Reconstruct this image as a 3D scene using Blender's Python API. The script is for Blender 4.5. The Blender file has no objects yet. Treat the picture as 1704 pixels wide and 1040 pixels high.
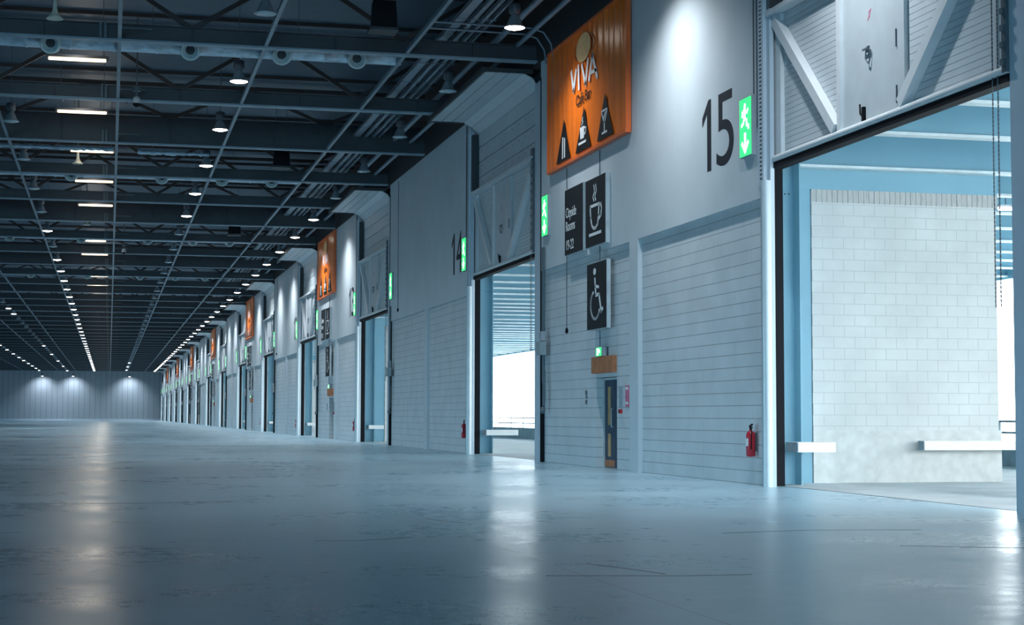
import bpy, bmesh, math, random
from mathutils import Vector, Matrix
random.seed(7)
S = bpy.context.scene
COL = S.collection
# ------------------------------------------------------------------ camera, world, lights, exposure
cam_d = bpy.data.cameras.new('camera'); cam = bpy.data.objects.new('camera', cam_d); COL.objects.link(cam)
yaw, pitch, roll = 0.2338, 0.0611, 0.0021
fw = Vector((math.sin(yaw)*math.cos(pitch), math.cos(yaw)*math.cos(pitch), math.sin(pitch)))
rt = Vector((math.cos(yaw), -math.sin(yaw), 0)); up = rt.cross(fw)
rt, up = rt*math.cos(roll)+up*math.sin(roll), up*math.cos(roll)-rt*math.sin(roll)
cam.matrix_world = Matrix(((rt.x, up.x, -fw.x, 0), (rt.y, up.y, -fw.y, 0), (rt.z, up.z, -fw.z, 1.27), (0, 0, 0, 1)))
cam_d.sensor_width = 36; cam_d.lens = 2808.64/1704*36; cam_d.clip_start = .1; cam_d.clip_end = 1500
S.camera = cam
S.view_settings.view_transform = 'Standard'; S.view_settings.look = 'None'
S.view_settings.exposure = 0.06; S.view_settings.gamma = 1.0; S.view_settings.use_curve_mapping = False

world = bpy.data.worlds.new('overcast_sky'); S.world = world; world.use_nodes = True
bg = world.node_tree.nodes['Background']
bg.inputs[0].default_value = (0.86, 0.965, 1.0, 1); bg.inputs[1].default_value = 10.0

def area(name, loc, direction, sx, sy, color, power):
    l = bpy.data.lights.new(name, 'AREA'); l.shape = 'RECTANGLE'; l.size = sx; l.size_y = sy
    l.color = color; l.energy = power
    o = bpy.data.objects.new(name, l); o.location = loc
    o.rotation_euler = Vector(direction).to_track_quat('-Z', 'Y').to_euler(); COL.objects.link(o); l.spread = math.radians(44); return o
# added fill lights standing in for daylight from unseen doors, left and behind
area('fill_left', (-38, 190, 3.2), (1, 0, -0.26), 430, 5.6, (0.34, 0.73, 1.0), 11500)
area('fill_behind', (-8, -22, 4.2), (0.15, 1, -0.1), 34, 7.0, (0.34, 0.73, 1.0), 800)

BAY = 26.04
YN, YF = 20.27, 28.75            # near and far jamb of the first loading door
NB = 15
WX = 11.7                       # face of the lower wall
UX = 11.6                       # face of the upper wall
LEDGE = 5.28
FARY = 398.7
ORD = ['first','second','third','fourth','fifth','sixth','seventh','eighth','ninth','tenth','eleventh','twelfth',
       'thirteenth','fourteenth','fifteenth','sixteenth','seventeenth','eighteenth','nineteenth','twentieth']

# ------------------------------------------------------------------ materials
def newmat(name):
    m = bpy.data.materials.new(name); m.use_nodes = True
    nt = m.node_tree; return m, nt, nt.nodes['Principled BSDF']
def N(nt, t, **kw):
    n = nt.nodes.new(t)
    for k, v in kw.items():
        if k in ('operation', 'blend_type', 'data_type', 'wave_type', 'bands_direction', 'feature', 'distance'): setattr(n, k, v)
    return n
def mat(name, col, rough=.5, metal=0., var=.12, scale=3., bump=0., spec=.5, vscale=(1, 1, 1)):
    m, nt, b = newmat(name)
    tc = N(nt, 'ShaderNodeNewGeometry'); mp = N(nt, 'ShaderNodeMapping'); mp.inputs['Scale'].default_value = vscale
    nt.links.new(tc.outputs['Position'], mp.inputs[0])
    no = N(nt, 'ShaderNodeTexNoise'); no.inputs['Scale'].default_value = scale; no.inputs['Detail'].default_value = 5
    nt.links.new(mp.outputs[0], no.inputs['Vector'])
    r = N(nt, 'ShaderNodeValToRGB')
    r.color_ramp.elements[0].position = .3; r.color_ramp.elements[1].position = .7
    r.color_ramp.elements[0].color = tuple(c*(1-var) for c in col)+(1,)
    r.color_ramp.elements[1].color = tuple(min(1, c*(1+var)) for c in col)+(1,)
    nt.links.new(no.outputs[0], r.inputs[0]); nt.links.new(r.outputs[0], b.inputs['Base Color'])
    b.inputs['Roughness'].default_value = rough; b.inputs['Metallic'].default_value = metal
    b.inputs['Specular IOR Level'].default_value = spec
    if bump:
        bp = N(nt, 'ShaderNodeBump'); bp.inputs['Strength'].default_value = bump; bp.inputs['Distance'].default_value = .01
        nt.links.new(no.outputs[0], bp.inputs['Height']); nt.links.new(bp.outputs[0], b.inputs['Normal'])
    return m
def emat(name, col, strength):
    m, nt, b = newmat(name)
    b.inputs['Base Color'].default_value = col+(1,)
    b.inputs['Emission Color'].default_value = col+(1,); b.inputs['Emission Strength'].default_value = strength
    return m
def math_n(nt, op, a, b=None):
    n = N(nt, 'ShaderNodeMath', operation=op)
    for i, v in enumerate((a, b)):
        if v is None: continue
        if isinstance(v, (int, float)): n.inputs[i].default_value = v
        else: nt.links.new(v, n.inputs[i])
    return n.outputs[0]
def course_mat(name, col, h, line, dark, rough=.6, joints=0.0, jl=0.0, axis='Y'):
    """painted wall with horizontal bed joints every h metres (and optional staggered head joints)"""
    m, nt, b = newmat(name)
    g = N(nt, 'ShaderNodeNewGeometry'); sx = N(nt, 'ShaderNodeSeparateXYZ'); nt.links.new(g.outputs['Position'], sx.inputs[0])
    zf = math_n(nt, 'DIVIDE', sx.outputs['Z'], h)
    fr = math_n(nt, 'FRACT', zf)
    ln = math_n(nt, 'LESS_THAN', fr, line/h)
    if jl:
        row = math_n(nt, 'FLOOR', zf); odd = math_n(nt, 'MODULO', row, 2.0)
        yy = math_n(nt, 'ADD', math_n(nt, 'DIVIDE', sx.outputs[axis], jl), math_n(nt, 'MULTIPLY', odd, .5))
        fj = math_n(nt, 'LESS_THAN', math_n(nt, 'FRACT', yy), joints/jl)
        ln2 = math_n(nt, 'MAXIMUM', ln, fj)
    else: ln2 = ln
    no = N(nt, 'ShaderNodeTexNoise'); no.inputs['Scale'].default_value = 1.2; no.inputs['Detail'].default_value = 6
    nt.links.new(g.outputs['Position'], no.inputs['Vector'])
    r = N(nt, 'ShaderNodeValToRGB'); r.color_ramp.elements[0].position = .3; r.color_ramp.elements[1].position = .75
    r.color_ramp.elements[0].color = tuple(c*.9 for c in col)+(1,); r.color_ramp.elements[1].color = tuple(min(1, c*1.06) for c in col)+(1,)
    nt.links.new(no.outputs[0], r.inputs[0])
    mx = N(nt, 'ShaderNodeMix', data_type='RGBA'); nt.links.new(ln2, mx.inputs[0]); nt.links.new(r.outputs[0], mx.inputs[6])
    mx.inputs[7].default_value = tuple(c*dark for c in col)+(1,)
    nt.links.new(mx.outputs[2], b.inputs['Base Color'])
    bp = N(nt, 'ShaderNodeBump'); bp.inputs['Strength'].default_value = .5; bp.inputs['Distance'].default_value = .012; bp.invert = True
    nt.links.new(ln2, bp.inputs['Height']); nt.links.new(bp.outputs[0], b.inputs['Normal'])
    b.inputs['Roughness'].default_value = rough
    return m

M = {}
M['blockwall'] = course_mat('painted_blockwork', (.60, .64, .66), .244, .016, .52, .55, joints=.006, jl=1.8)
M['plaster'] = mat('painted_render', (.56, .61, .64), .6, var=.05, scale=.8)
M['outblock'] = course_mat('fair_faced_blocks', (.58, .595, .59), .2155, .010, .74, .85, joints=.012, jl=.44, axis='X')
M['soldier'] = mat('cut_block_course', (.44, .44, .43), .9, var=.2, scale=14, vscale=(6, 1, .3))
M['concrete'] = mat('cast_concrete', (.56, .57, .56), .85, var=.1, scale=5)
M['ground'] = mat('yard_concrete', (.52, .55, .56), .8, var=.15, scale=.9)
M['nozzle'] = mat('pale_nozzle', (.50, .60, .62), .4)
M['white_steel'] = mat('white_coated_steel', (.62, .66, .68), .35, var=.05, scale=1.5)
M['panel'] = mat('pale_door_cladding', (.55, .60, .63), .42, var=.05, scale=1.5)
M['panel_gap'] = mat('cladding_groove', (.16, .19, .21), .6)
M['brace'] = mat('pale_door_frame', (.66, .69, .71), .35, var=.04)
M['door_flat'] = mat('grey_sheet_door', (.50, .55, .58), .4, var=.05)
M['column'] = mat('grey_blue_steel', (.50, .58, .65), .45, var=.05, scale=1)
M['bright'] = mat('bright_galvanised', (.46, .52, .55), .4, .25, var=.04)
M['galv'] = mat('galvanised_duct', (.50, .64, .74), .4, .3, var=.28, scale=7, bump=.5, vscale=(.5, 1, 1))
M['rubber'] = mat('black_rubber', (.006, .007, .010), .7, spec=.15)
M['dark'] = mat('dark_enclosure', (.03, .035, .042), .6)
M['beam'] = mat('ceiling_beam_paint', (.038, .045, .056), .45, var=.1)
M['flange'] = mat('beam_flange_lit', (.20, .28, .34), .4, var=.1)  # same beam steel, paler to put the lit flange edges into colour
M['truss'] = mat('brown_truss_steel', (.05, .042, .042), .6)
M['rail'] = mat('rail_paint', (.15, .21, .26), .4)
M['deck'] = mat('roof_deck_sheet', (.06, .10, .145), .5, var=.1)
M['tray'] = mat('perforated_tray', (.22, .28, .34), .45, .2)
M['lamp_h'] = mat('lamp_housing', (.10, .11, .13), .4)
M['lamp_r'] = mat('lamp_reflector', (.40, .46, .50), .3, .6)
M['lamp_off'] = mat('lamp_glass_unlit', (.35, .45, .50), .15)
M['lamp_on'] = emat('lamp_glass_lit', (1.0, .93, .84), 14)
M['tube_on'] = emat('tube_lit', (1.0, .80, .56), 1.7)
M['cream'] = mat('cream_horn', (.62, .60, .50), .4)
M['cam_w'] = mat('camera_shell', (.55, .60, .62), .4)
M['orange'] = mat('orange_banner_vinyl', (.98, .19, .012), .3, var=.1, scale=3, vscale=(1, 3, .25), bump=.9)
M['orange_edge'] = mat('orange_banner_edge', (.75, .14, .03), .35)
M['black'] = mat('black_print', (.012, .012, .014), .6, spec=.2)
M['white'] = mat('white_print', (.82, .84, .84), .5, var=.02)
M['beige'] = mat('beige_print', (.80, .52, .24), .5, var=.15, scale=9)
M['sign'] = mat('charcoal_sign_face', (.014, .019, .024), .6, spec=.25)
M['sign_edge'] = mat('sign_edge', (.55, .60, .62), .4)
M['number'] = mat('number_paint', (.02, .024, .032), .6, spec=.25)
M['green'] = emat('green_exit_panel', (.03, .75, .16), 1.6)
M['green_lit'] = emat('lit_exit_symbol', (.72, 1.0, .74), 1.9)
M['exit_box'] = mat('exit_box_grey', (.35, .38, .42), .5)
M['wood'] = mat('orange_brown_sign', (.42, .15, .06), .5, var=.2, scale=6)
M['doorgrey'] = mat('slate_door', (.05, .075, .11), .6, spec=.25)
M['amber'] = mat('amber_glass', (.50, .30, .12), .5, var=.25, scale=5)
M['red'] = mat('red_enamel', (.50, .015, .03), .3)
M['pink'] = mat('pink_notice', (.62, .16, .26), .5)
M['notice'] = mat('grey_notice', (.30, .36, .40), .5, var=.2, scale=18)
M['box'] = mat('grey_switch_box', (.30, .36, .38), .45)
M['conduit'] = mat('dark_conduit', (.09, .12, .14), .4)
M['canopy'] = mat('blue_canopy_steel', (.17, .36, .46), .5, var=.06, scale=.8)
M['canopy_fl'] = mat('lit_canopy_flange', (.60, .68, .70), .45)  # same blue paint; bounce from the bright ground put into its colour
M['barrier'] = mat('pale_box_rail', (.74, .76, .75), .35, var=.03)
M['barrier_end'] = mat('box_rail_end', (.22, .32, .38), .5)
M['upstand'] = mat('bluish_upstand', (.20, .31, .36), .8, var=.2, scale=2)
M['farwall'] = None

# polished hall floor
m, nt, b = newmat('polished_concrete'); M['floor'] = m
g = N(nt, 'ShaderNodeNewGeometry')
n1 = N(nt, 'ShaderNodeTexNoise'); n1.inputs['Scale'].default_value = .35; n1.inputs['Detail'].default_value = 8; n1.inputs['Roughness'].default_value = .62
n2 = N(nt, 'ShaderNodeTexNoise'); n2.inputs['Scale'].default_value = 5; n2.inputs['Detail'].default_value = 6
n3 = N(nt, 'ShaderNodeTexNoise'); n3.inputs['Scale'].default_value = 45; n3.inputs['Detail'].default_value = 3
for n in (n1, n2, n3): nt.links.new(g.outputs['Position'], n.inputs['Vector'])
r = N(nt, 'ShaderNodeValToRGB'); e = r.color_ramp.elements
e[0].position = .38; e[0].color = (.24, .40, .50, 1); e[1].position = .62; e[1].color = (.42, .60, .70, 1)
mixv = math_n(nt, 'ADD', math_n(nt, 'MULTIPLY', n1.outputs[0], .6), math_n(nt, 'ADD', math_n(nt, 'MULTIPLY', n2.outputs[0], .25), math_n(nt, 'MULTIPLY', n3.outputs[0], .15)))
nt.links.new(mixv, r.inputs[0])
sx = N(nt, 'ShaderNodeSeparateXYZ'); nt.links.new(g.outputs['Position'], sx.inputs[0])
jy = math_n(nt, 'LESS_THAN', math_n(nt, 'FRACT', math_n(nt, 'DIVIDE', sx.outputs['Y'], 6.5)), .0022)
jx = math_n(nt, 'LESS_THAN', math_n(nt, 'FRACT', math_n(nt, 'DIVIDE', math_n(nt, 'ADD', sx.outputs['X'], 100.3), 6.5)), .0022)
jt = math_n(nt, 'MAXIMUM', jx, jy)
mx = N(nt, 'ShaderNodeMix', data_type='RGBA'); nt.links.new(math_n(nt, 'MULTIPLY', jt, .55), mx.inputs[0]); nt.links.new(r.outputs[0], mx.inputs[6]); mx.inputs[7].default_value = (.03, .05, .06, 1)
nt.links.new(mx.outputs[2], b.inputs['Base Color'])
rr = N(nt, 'ShaderNodeMapRange'); rr.inputs['From Min'].default_value = .38; rr.inputs['From Max'].default_value = .62
rr.inputs['To Min'].default_value = .24; rr.inputs['To Max'].default_value = .38
nt.links.new(mixv, rr.inputs[0]); nt.links.new(rr.outputs[0], b.inputs['Roughness'])
bp = N(nt, 'ShaderNodeBump'); bp.inputs['Strength'].default_value = .12; bp.inputs['Distance'].default_value = .004
nt.links.new(n2.outputs[0], bp.inputs['Height']); nt.links.new(bp.outputs[0], b.inputs['Normal'])
b.inputs['Specular IOR Level'].default_value = 1.0

# far wall: vertical ribbed sheets
m, nt, b = newmat('ribbed_partition'); M['farwall'] = m
g = N(nt, 'ShaderNodeNewGeometry'); sx = N(nt, 'ShaderNodeSeparateXYZ'); nt.links.new(g.outputs['Position'], sx.inputs[0])
l = math_n(nt, 'LESS_THAN', math_n(nt, 'FRACT', math_n(nt, 'DIVIDE', math_n(nt, 'ADD', sx.outputs['X'], 200), 1.2)), .10)
mx = N(nt, 'ShaderNodeMix', data_type='RGBA'); nt.links.new(l, mx.inputs[0]); mx.inputs[6].default_value = (.30, .37, .42, 1); mx.inputs[7].default_value = (.19, .24, .28, 1)
nt.links.new(mx.outputs[2], b.inputs['Base Color']); b.inputs['Roughness'].default_value = .5

# ------------------------------------------------------------------ mesh building
class MB:
    def __init__(s): s.v = []; s.f = []; s.mi = []; s.sm = []
    def add(s, vs, fs, mi=0, sm=False):
        o = len(s.v); s.v += [tuple(v) for v in vs]
        for f in fs: s.f.append([i+o for i in f]); s.mi.append(mi); s.sm.append(sm)
        return s
    def box(s, x0, x1, y0, y1, z0, z1, mi=0):
        vs = [(x0,y0,z0),(x1,y0,z0),(x1,y1,z0),(x0,y1,z0),(x0,y0,z1),(x1,y0,z1),(x1,y1,z1),(x0,y1,z1)]
        return s.add(vs, [(3,2,1,0),(4,5,6,7),(0,1,5,4),(1,2,6,5),(2,3,7,6),(3,0,4,7)], mi)
    def cyl(s, p, q, r, n=12, mi=0, r2=None, cap=True):
        p, q = Vector(p), Vector(q); d = (q-p).normalized(); r2 = r if r2 is None else r2
        a = d.orthogonal().normalized(); b = d.cross(a)
        vs = []
        for c, rr in ((p, r), (q, r2)):
            for i in range(n):
                t = 2*math.pi*i/n; vs.append(c+a*(rr*math.cos(t))+b*(rr*math.sin(t)))
        s.add(vs, [(i, (i+1) % n, n+(i+1) % n, n+i) for i in range(n)], mi, True)
        if cap: s.add(vs, [tuple(range(n-1, -1, -1)), tuple(range(n, 2*n))], mi)
        return s
    def tube(s, pts, r, n=8, mi=0):
        for a, b in zip(pts[:-1], pts[1:]): s.cyl(a, b, r, n, mi)
        return s
    def lathe(s, prof, c=(0,0,0), n=24, mi=0, axis=None):
        c = Vector(c); ax = Vector(axis).normalized() if axis else Vector((0,0,1))
        a = ax.orthogonal().normalized(); b = ax.cross(a); vs = []
        for r, h in prof:
            for i in range(n):
                t = 2*math.pi*i/n; vs.append(c+ax*h+a*(r*math.cos(t))+b*(r*math.sin(t)))
        fs = [(k*n+i, k*n+(i+1) % n, (k+1)*n+(i+1) % n, (k+1)*n+i) for k in range(len(prof)-1) for i in range(n)]
        return s.add(vs, fs, mi, True)
    def torus(s, c, ax, R, r, n=24, k=8, mi=0):
        return s.lathe([(R+r*math.cos(2*math.pi*j/k), r*math.sin(2*math.pi*j/k)) for j in range(k+1)], c, n, mi, ax)
    def bar(s, p, q, w, t, up=(1,0,0), mi=0):
        """rectangular bar from p to q; t is its size along `up`, w across"""
        p, q, u = Vector(p), Vector(q), Vector(up); d = (q-p).normalized(); sd = d.cross(u).normalized(); u = sd.cross(d).normalized()
        vs = [c+sd*(a*w/2)+u*(bb*t/2) for c in (p, q) for a, bb in ((-1,-1),(1,-1),(1,1),(-1,1))]
        return s.add(vs, [(0,1,2,3),(7,6,5,4),(0,4,5,1),(1,5,6,2),(2,6,7,3),(3,7,4,0)], mi)
    def poly(s, pts, x, t, mi=0):
        """flat outline given in (y, z) extruded from x to x-t (towards the hall)"""
        n = len(pts)
        ar = sum(pts[i][0]*pts[(i+1) % n][1]-pts[(i+1) % n][0]*pts[i][1] for i in range(n))
        if ar > 0: pts = pts[::-1]
        vs = [(x, y, z) for y, z in pts]+[(x-t, y, z) for y, z in pts]
        return s.add(vs, [tuple(range(n-1, -1, -1)), tuple(range(n, 2*n))]+[(i, (i+1) % n, n+(i+1) % n, n+i) for i in range(n)], mi)
    def stroke(s, pts, w, x, t, mi=0, closed=False):
        """polyline stroke in (y,z)"""
        pts = list(pts)+([pts[0]] if closed else [])
        for (a, b), (c, d) in zip(pts[:-1], pts[1:]):
            L = math.hypot(c-a, d-b)
            if L < 1e-6: continue
            e = w*.35; ux, uy = (c-a)/L, (d-b)/L; a2, b2, c2, d2 = a-ux*e, b-uy*e, c+ux*e, d+uy*e; nx, ny = -uy*w/2, ux*w/2
            s.poly([(a2+nx, b2+ny), (c2+nx, d2+ny), (c2-nx, d2-ny), (a2-nx, b2-ny)], x, t, mi)
        return s
    def mesh(s, name, mats):
        me = bpy.data.meshes.new(name); me.from_pydata(s.v, [], s.f)
        for mm in (mats if isinstance(mats, (list, tuple)) else [mats]): me.materials.append(M[mm] if isinstance(mm, str) else mm)
        for p, i, sm in zip(me.polygons, s.mi, s.sm): p.material_index = i; p.use_smooth = sm
        me.validate(); me.update(); return me
    def build(s, name, mats, parent=None, loc=(0,0,0)):
        o = bpy.data.objects.new(name, s.mesh(name, mats)); COL.objects.link(o); o.location = loc
        if parent: o.parent = parent
        return o
def tag(o, label=None, cat=None, group=None, kind=None):
    if label: o['label'] = label
    if cat: o['category'] = cat
    if group: o['group'] = group
    if kind: o['kind'] = kind
    return o
def empty(name, loc=(0,0,0), label=None, cat=None, group=None, kind=None):
    o = bpy.data.objects.new(name, None); o.location = loc; o.empty_display_size = .2; COL.objects.link(o)
    return tag(o, label, cat, group, kind)
def dup(root, loc, label=None, group=None, name=None):
    def cp(o, par):
        c = o.copy(); COL.objects.link(c)
        if par: c.parent = par
        for ch in list(o.children): cp(ch, c)
        return c
    r = cp(root, None); r.location = loc
    if label: r['label'] = label
    if group: r['group'] = group
    return r
def text(name, body, mt, size, loc, parent=None, sx=1.0, space=1.0, thick=.004, off=0.0, align='LEFT'):
    """raised letters on a wall face that looks to -X; read from the hall, so they run towards -Y"""
    cu = bpy.data.curves.new(name, 'FONT'); cu.body = body; cu.size = size; cu.extrude = thick; cu.offset = off
    cu.space_character = space; cu.align_x = align
    t = bpy.data.objects.new(name+'_tmp', cu); COL.objects.link(t); bpy.context.view_layer.update()
    me = bpy.data.meshes.new_from_object(t.evaluated_get(bpy.context.evaluated_depsgraph_get()))
    bpy.data.objects.remove(t); bpy.data.curves.remove(cu)
    me.transform(Matrix.Diagonal((sx, 1, 1, 1)))
    me.transform(Matrix(((0,0,-1,0),(-1,0,0,0),(0,1,0,0),(0,0,0,1))))
    me.materials.clear(); me.materials.append(M[mt]); me.name = name
    for p in me.polygons: p.material_index = 0
    o = bpy.data.objects.new(name, me); COL.objects.link(o); o.location = loc
    if parent: o.parent = parent
    return o
def structure(o): o['kind'] = 'structure'; return o

# ------------------------------------------------------------------ setting
X0 = -40.0
structure(MB().box(X0, 11.95, -30, FARY, -.3, 0).build('floor', 'floor'))
fl = bpy.data.objects['floor']
ck = MB()
for pts in ([(3.83, 20.6), (3.95, 20.1), (4.12, 19.7)], [(4.02, 14.1), (4.2, 13.6), (4.38, 13.05)], [(3.4, 13.1), (4.5, 12.85), (5.05, 12.85)], [(2.05, 17.2), (2.5, 17.15), (3.1, 17.5)], [(-2.2, 19.2), (-1.4, 19.0), (-.9, 19.05)], [(-1.2, 25.2), (.4, 25.0), (1.9, 25.3)], [(6.5, 17.4), (7.6, 17.7), (8.9, 17.5)], [(7.6, 15.4), (9.2, 14.6)]):
    for (a_, b_), (c_, d_) in zip(pts[:-1], pts[1:]):
        ck.bar((a_, b_, .0012), (c_, d_, .0012), .012, .002, (0, 0, 1))
ck.build('crack', 'dark', fl)
structure(MB().box(11.96, 90, -30, 460, -.3, -.01).build('ground', 'ground'))
structure(MB().box(X0, 12.3, FARY, FARY+.3, 0, 14).build('wall_far', 'farwall'))
structure(MB().box(X0-.3, X0, -30, FARY, 0, 14).build('wall_left', 'plaster'))
structure(MB().box(X0, 12.3, -30.3, -30, 0, 14).build('wall_near', 'plaster'))
structure(MB().box(X0, 11.7, FARY-.06, FARY, 0, .35).build('baseboard_far', 'column'))
# right wall: masonry between the loading doors
w = MB()
segs = []; y = -30.0
for k in range(NB):
    segs.append((y, YN+BAY*k)); y = YF+BAY*k
segs.append((y, FARY))
for i, (a, c) in enumerate(segs):
    a2 = a+.20 if i else a; c2 = c-1.04 if i < NB else c
    dr = 38.37+BAY*(i-1)
    if i % 2 == 1 and i < NB:
        w.box(WX, 12.0, a2, dr, 0, LEDGE, 0); w.box(WX, 12.0, dr+1.72, c2, 0, LEDGE, 0)
        w.box(WX, 12.0, dr, dr+1.72, 2.21, LEDGE, 0); w.box(11.95, 12.0, dr, dr+1.72, 0, 2.21, 1)
    else: w.box(WX, 12.0, a2, c2, 0, LEDGE, 0)
    w.box(UX, 12.0, a2, c2, LEDGE, 11.15, 1)
for k in range(-2, NB):
    p = 36.42+BAY*k
    if p < -29: continue
    w.box(UX, WX, p, p+.63, 0, LEDGE, 1)                 # flush pilaster
w.box(11.62, 12.0, -30, FARY, 11.15, 14, 2)
structure(w.build('wall_right', ['blockwall', 'plaster', 'truss']))
# roof deck with ribs
d = MB(); d.box(X0, 12, -30, FARY, 13.6, 13.75)
yy = -30.0
while yy < 130:
    d.box(X0, 12, yy, yy+.08, 13.48, 13.6, 1); yy += 4.34
structure(d.build('ceiling', ['deck', 'truss']))
# threshold channel between floor and yard
structure(MB().box(11.95, 11.99, -30, FARY, -.02, .004).build('trim_1', 'conduit'))

# ------------------------------------------------------------------ roof beams (every third one deep)
FRAME = BAY/3
def beam_proto(deep):
    r = empty('roof_beam', (0, 0, 0))
    top = 12.15 if deep else 11.58
    b_ = MB(); b_.box(-38, 11.5, -.012, .012, 11.19, top); b_.box(-38, 11.5, -.12, .12, top, top+.03)
    x = -36.3
    while x < 11.4:                                          # web stiffeners
        b_.box(x, x+.015, -.1, .1, 11.19, top); x += 3.83
    b_.build('web', 'beam', r)
    MB().box(-38, 11.5, -.14, .14, 11.14, 11.19).build('bottom_flange', 'flange', r)
    t = MB(); x = -37.9; u = 1
    t.box(-38, 11.5, -.08, .08, 13.3, 13.45)
    while x < 9:
        t.bar((x, 0, top if u else 13.35), (x+2.85, 0, 13.35 if u else top), .12, .10, (0,1,0)); x += 2.85; u = 1-u
    t.build('lattice_bracing', 'truss', r)
    s_ = MB().box(-.42, -.34, -.16, .16, 11.2, 11.62).box(-.30, -.22, -.16, .16, 11.2, 11.62).box(.1, .95, -.17, -.13, 11.45, 11.5)
    s_.build('splice_plate', 'conduit', r)
    return r
bp_s, bp_d = beam_proto(False), beam_proto(True)
used = {False: False, True: False}
ys = []
for j in range(-1, 43):
    Y = 36.71+FRAME*(j-1)
    if Y < 18 or Y > FARY-3: continue
    deep = ((j-1) % 3 == 0)
    ys.append((Y, deep))
vis = [p for p in ys if p[0] > 40]
for Y, deep in ys:
    pr = bp_d if deep else bp_s
    i = [q[0] for q in vis].index(Y) if Y > 40 else -1
    if i < 0: lab, gr = 'steel roof beam crossing the hall just above the top edge of the picture', 'roof beams above the picture edge'
    elif i < 20: lab, gr = f'{"deep" if deep else "shallow"} steel roof beam, the {ORD[i]} one counted from the top of the picture', 'roof beams crossing the hall'
    else: lab, gr = 'distant steel roof beam crossing the hall near the far wall', 'distant roof beams'
    if not used[deep]:
        used[deep] = True; o = pr; o.location = (0, Y, 0)
    else: o = dup(pr, (0, Y, 0))
    tag(o, lab, 'beam', gr)

# long rails running the length of the hall under the roof
for x, nm in ((-19.0, 'fifth'), (-15.2, 'fourth'), (-11.3, 'third'), (-7.5, 'second'), (-3.7, 'first')):
    o = MB().box(x-.045, x+.045, 20, FARY, 11.20, 11.30).build('ceiling_rail', 'rail')
    tag(o, f'pale steel rail running lengthwise under the roof, {nm} to the left of the strip lights', 'rail', 'lengthwise ceiling rails')
for x, nm in ((.11, 'immediately right of the row of strip lights'), (3.95, 'beside the middle row of round lamps'), (7.8, 'between middle lamps and the cable trays')):
    o = MB().box(x-.05, x+.05, 20, FARY, 11.19, 11.31).build('ceiling_rail', 'rail')
    tag(o, f'pale steel rail running lengthwise under the roof, {nm}', 'rail', 'lengthwise ceiling rails')
# cable trays
for i, (a, c, nm) in enumerate(((8.75, 9.05, 'widest and leftmost of four side by side'), (9.17, 9.34, 'second of four from the left'), (9.46, 9.60, 'third of four from the left'), (9.70, 9.80, 'narrowest, nearest the wall'))):
    t = MB(); y = 20.0
    t.box(a, a+.02, 20, FARY, 11.75, 11.83); t.box(c-.02, c, 20, FARY, 11.75, 11.83)
    t.box(a, c, 20, FARY, 11.75, 11.757)
    while y < 200:
        t.box(a-.03, c+.03, y, y+.05, 11.735, 11.75); y += FRAME/3
    o = t.build('cable_tray', 'tray'); tag(o, f'grey metal cable tray under the roof, {nm}', 'cable tray', 'cable trays under the roof')
# dark service pipes along the wall top
for i, (x, z, r_, nm) in enumerate(((10.35, 11.72, .09, 'left of a pair'), (10.95, 11.62, .07, 'right of a pair, next to the wall'))):
    o = MB().cyl((x, 20, z), (x, FARY, z), r_, 12).build('service_pipe', 'tray'); tag(o, f'dark service pipe running along the wall top, {nm}', 'pipe', 'service pipes at the wall top')
for Y, nm in ((43.6, 'before the first air duct'), (44.35, 'against the first air duct')):
    o = MB().tube([(8.2, Y, 11.72), (10.9, Y, 11.70), (11.25, Y, 11.6), (11.45, Y, 11.3), (11.52, Y, 10.9)], .025, 8).build('curved_conduit', 'tray')
    tag(o, f'thin conduit bending down to the wall behind the orange banner, {nm}', 'conduit')

# ------------------------------------------------------------------ ducts with jet nozzles
def duct(Y, nm, detail):
    z, R = 11.44, .235
    r = empty('air_duct', (0, Y, 0), f'silver round air duct with jet nozzles crossing the hall, {nm}', 'air duct', 'silver air ducts')
    d_ = MB()
    x = -38.0
    while x < 7.9:
        x2 = min(x+1.15, 7.9)
        d_.lathe([(R+.02, 0), (R+.02, .03), (R, .035), (R-.004, (x2-x)*.5), (R, x2-x)], (x, 0, z), 20, 0, (1, 0, 0)); x = x2
    d_.lathe([(0, 0), (R, 0)], (7.9, 0, z), 20, 0, (1, 0, 0))
    d_.build('pipe', 'galv', r)
    ax = Vector((-.10, -1, -.42)).normalized()
    for X in (-13.1, -9.4, -5.6, -1.7, 2.0, 4.5, 6.6):
        c = Vector((X, -.40, z-.19))
        n_ = MB(); n_.lathe([(.27, -.08), (.285, .02), (.27, .10), (.235, .13), (.21, .10), (.17, .02), (.13, -.04), (.12, -.05)], c, 28, 0, ax)
        n_.lathe([(.13, -.045), (.0, -.045)], c, 28, 1, ax)
        n_.lathe([(.2, -.1), (.27, -.08)], c, 28, 0, ax)
        n_.build('nozzle', ['nozzle', 'dark'], r)
    if detail:
        for X in (-6, -3, 1, 5, 7.4):
            MB().cyl((X, 0, z+R), (X, 0, 13.6), .008, 6).build('hanger', 'conduit', r)
duct(46.95, 'the one nearest the camera', True)
duct(72.5, 'the second one from the camera', True)
duct(98.6, 'the third one from the camera', False)
duct(124.6, 'the fourth one from the camera', False)

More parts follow.
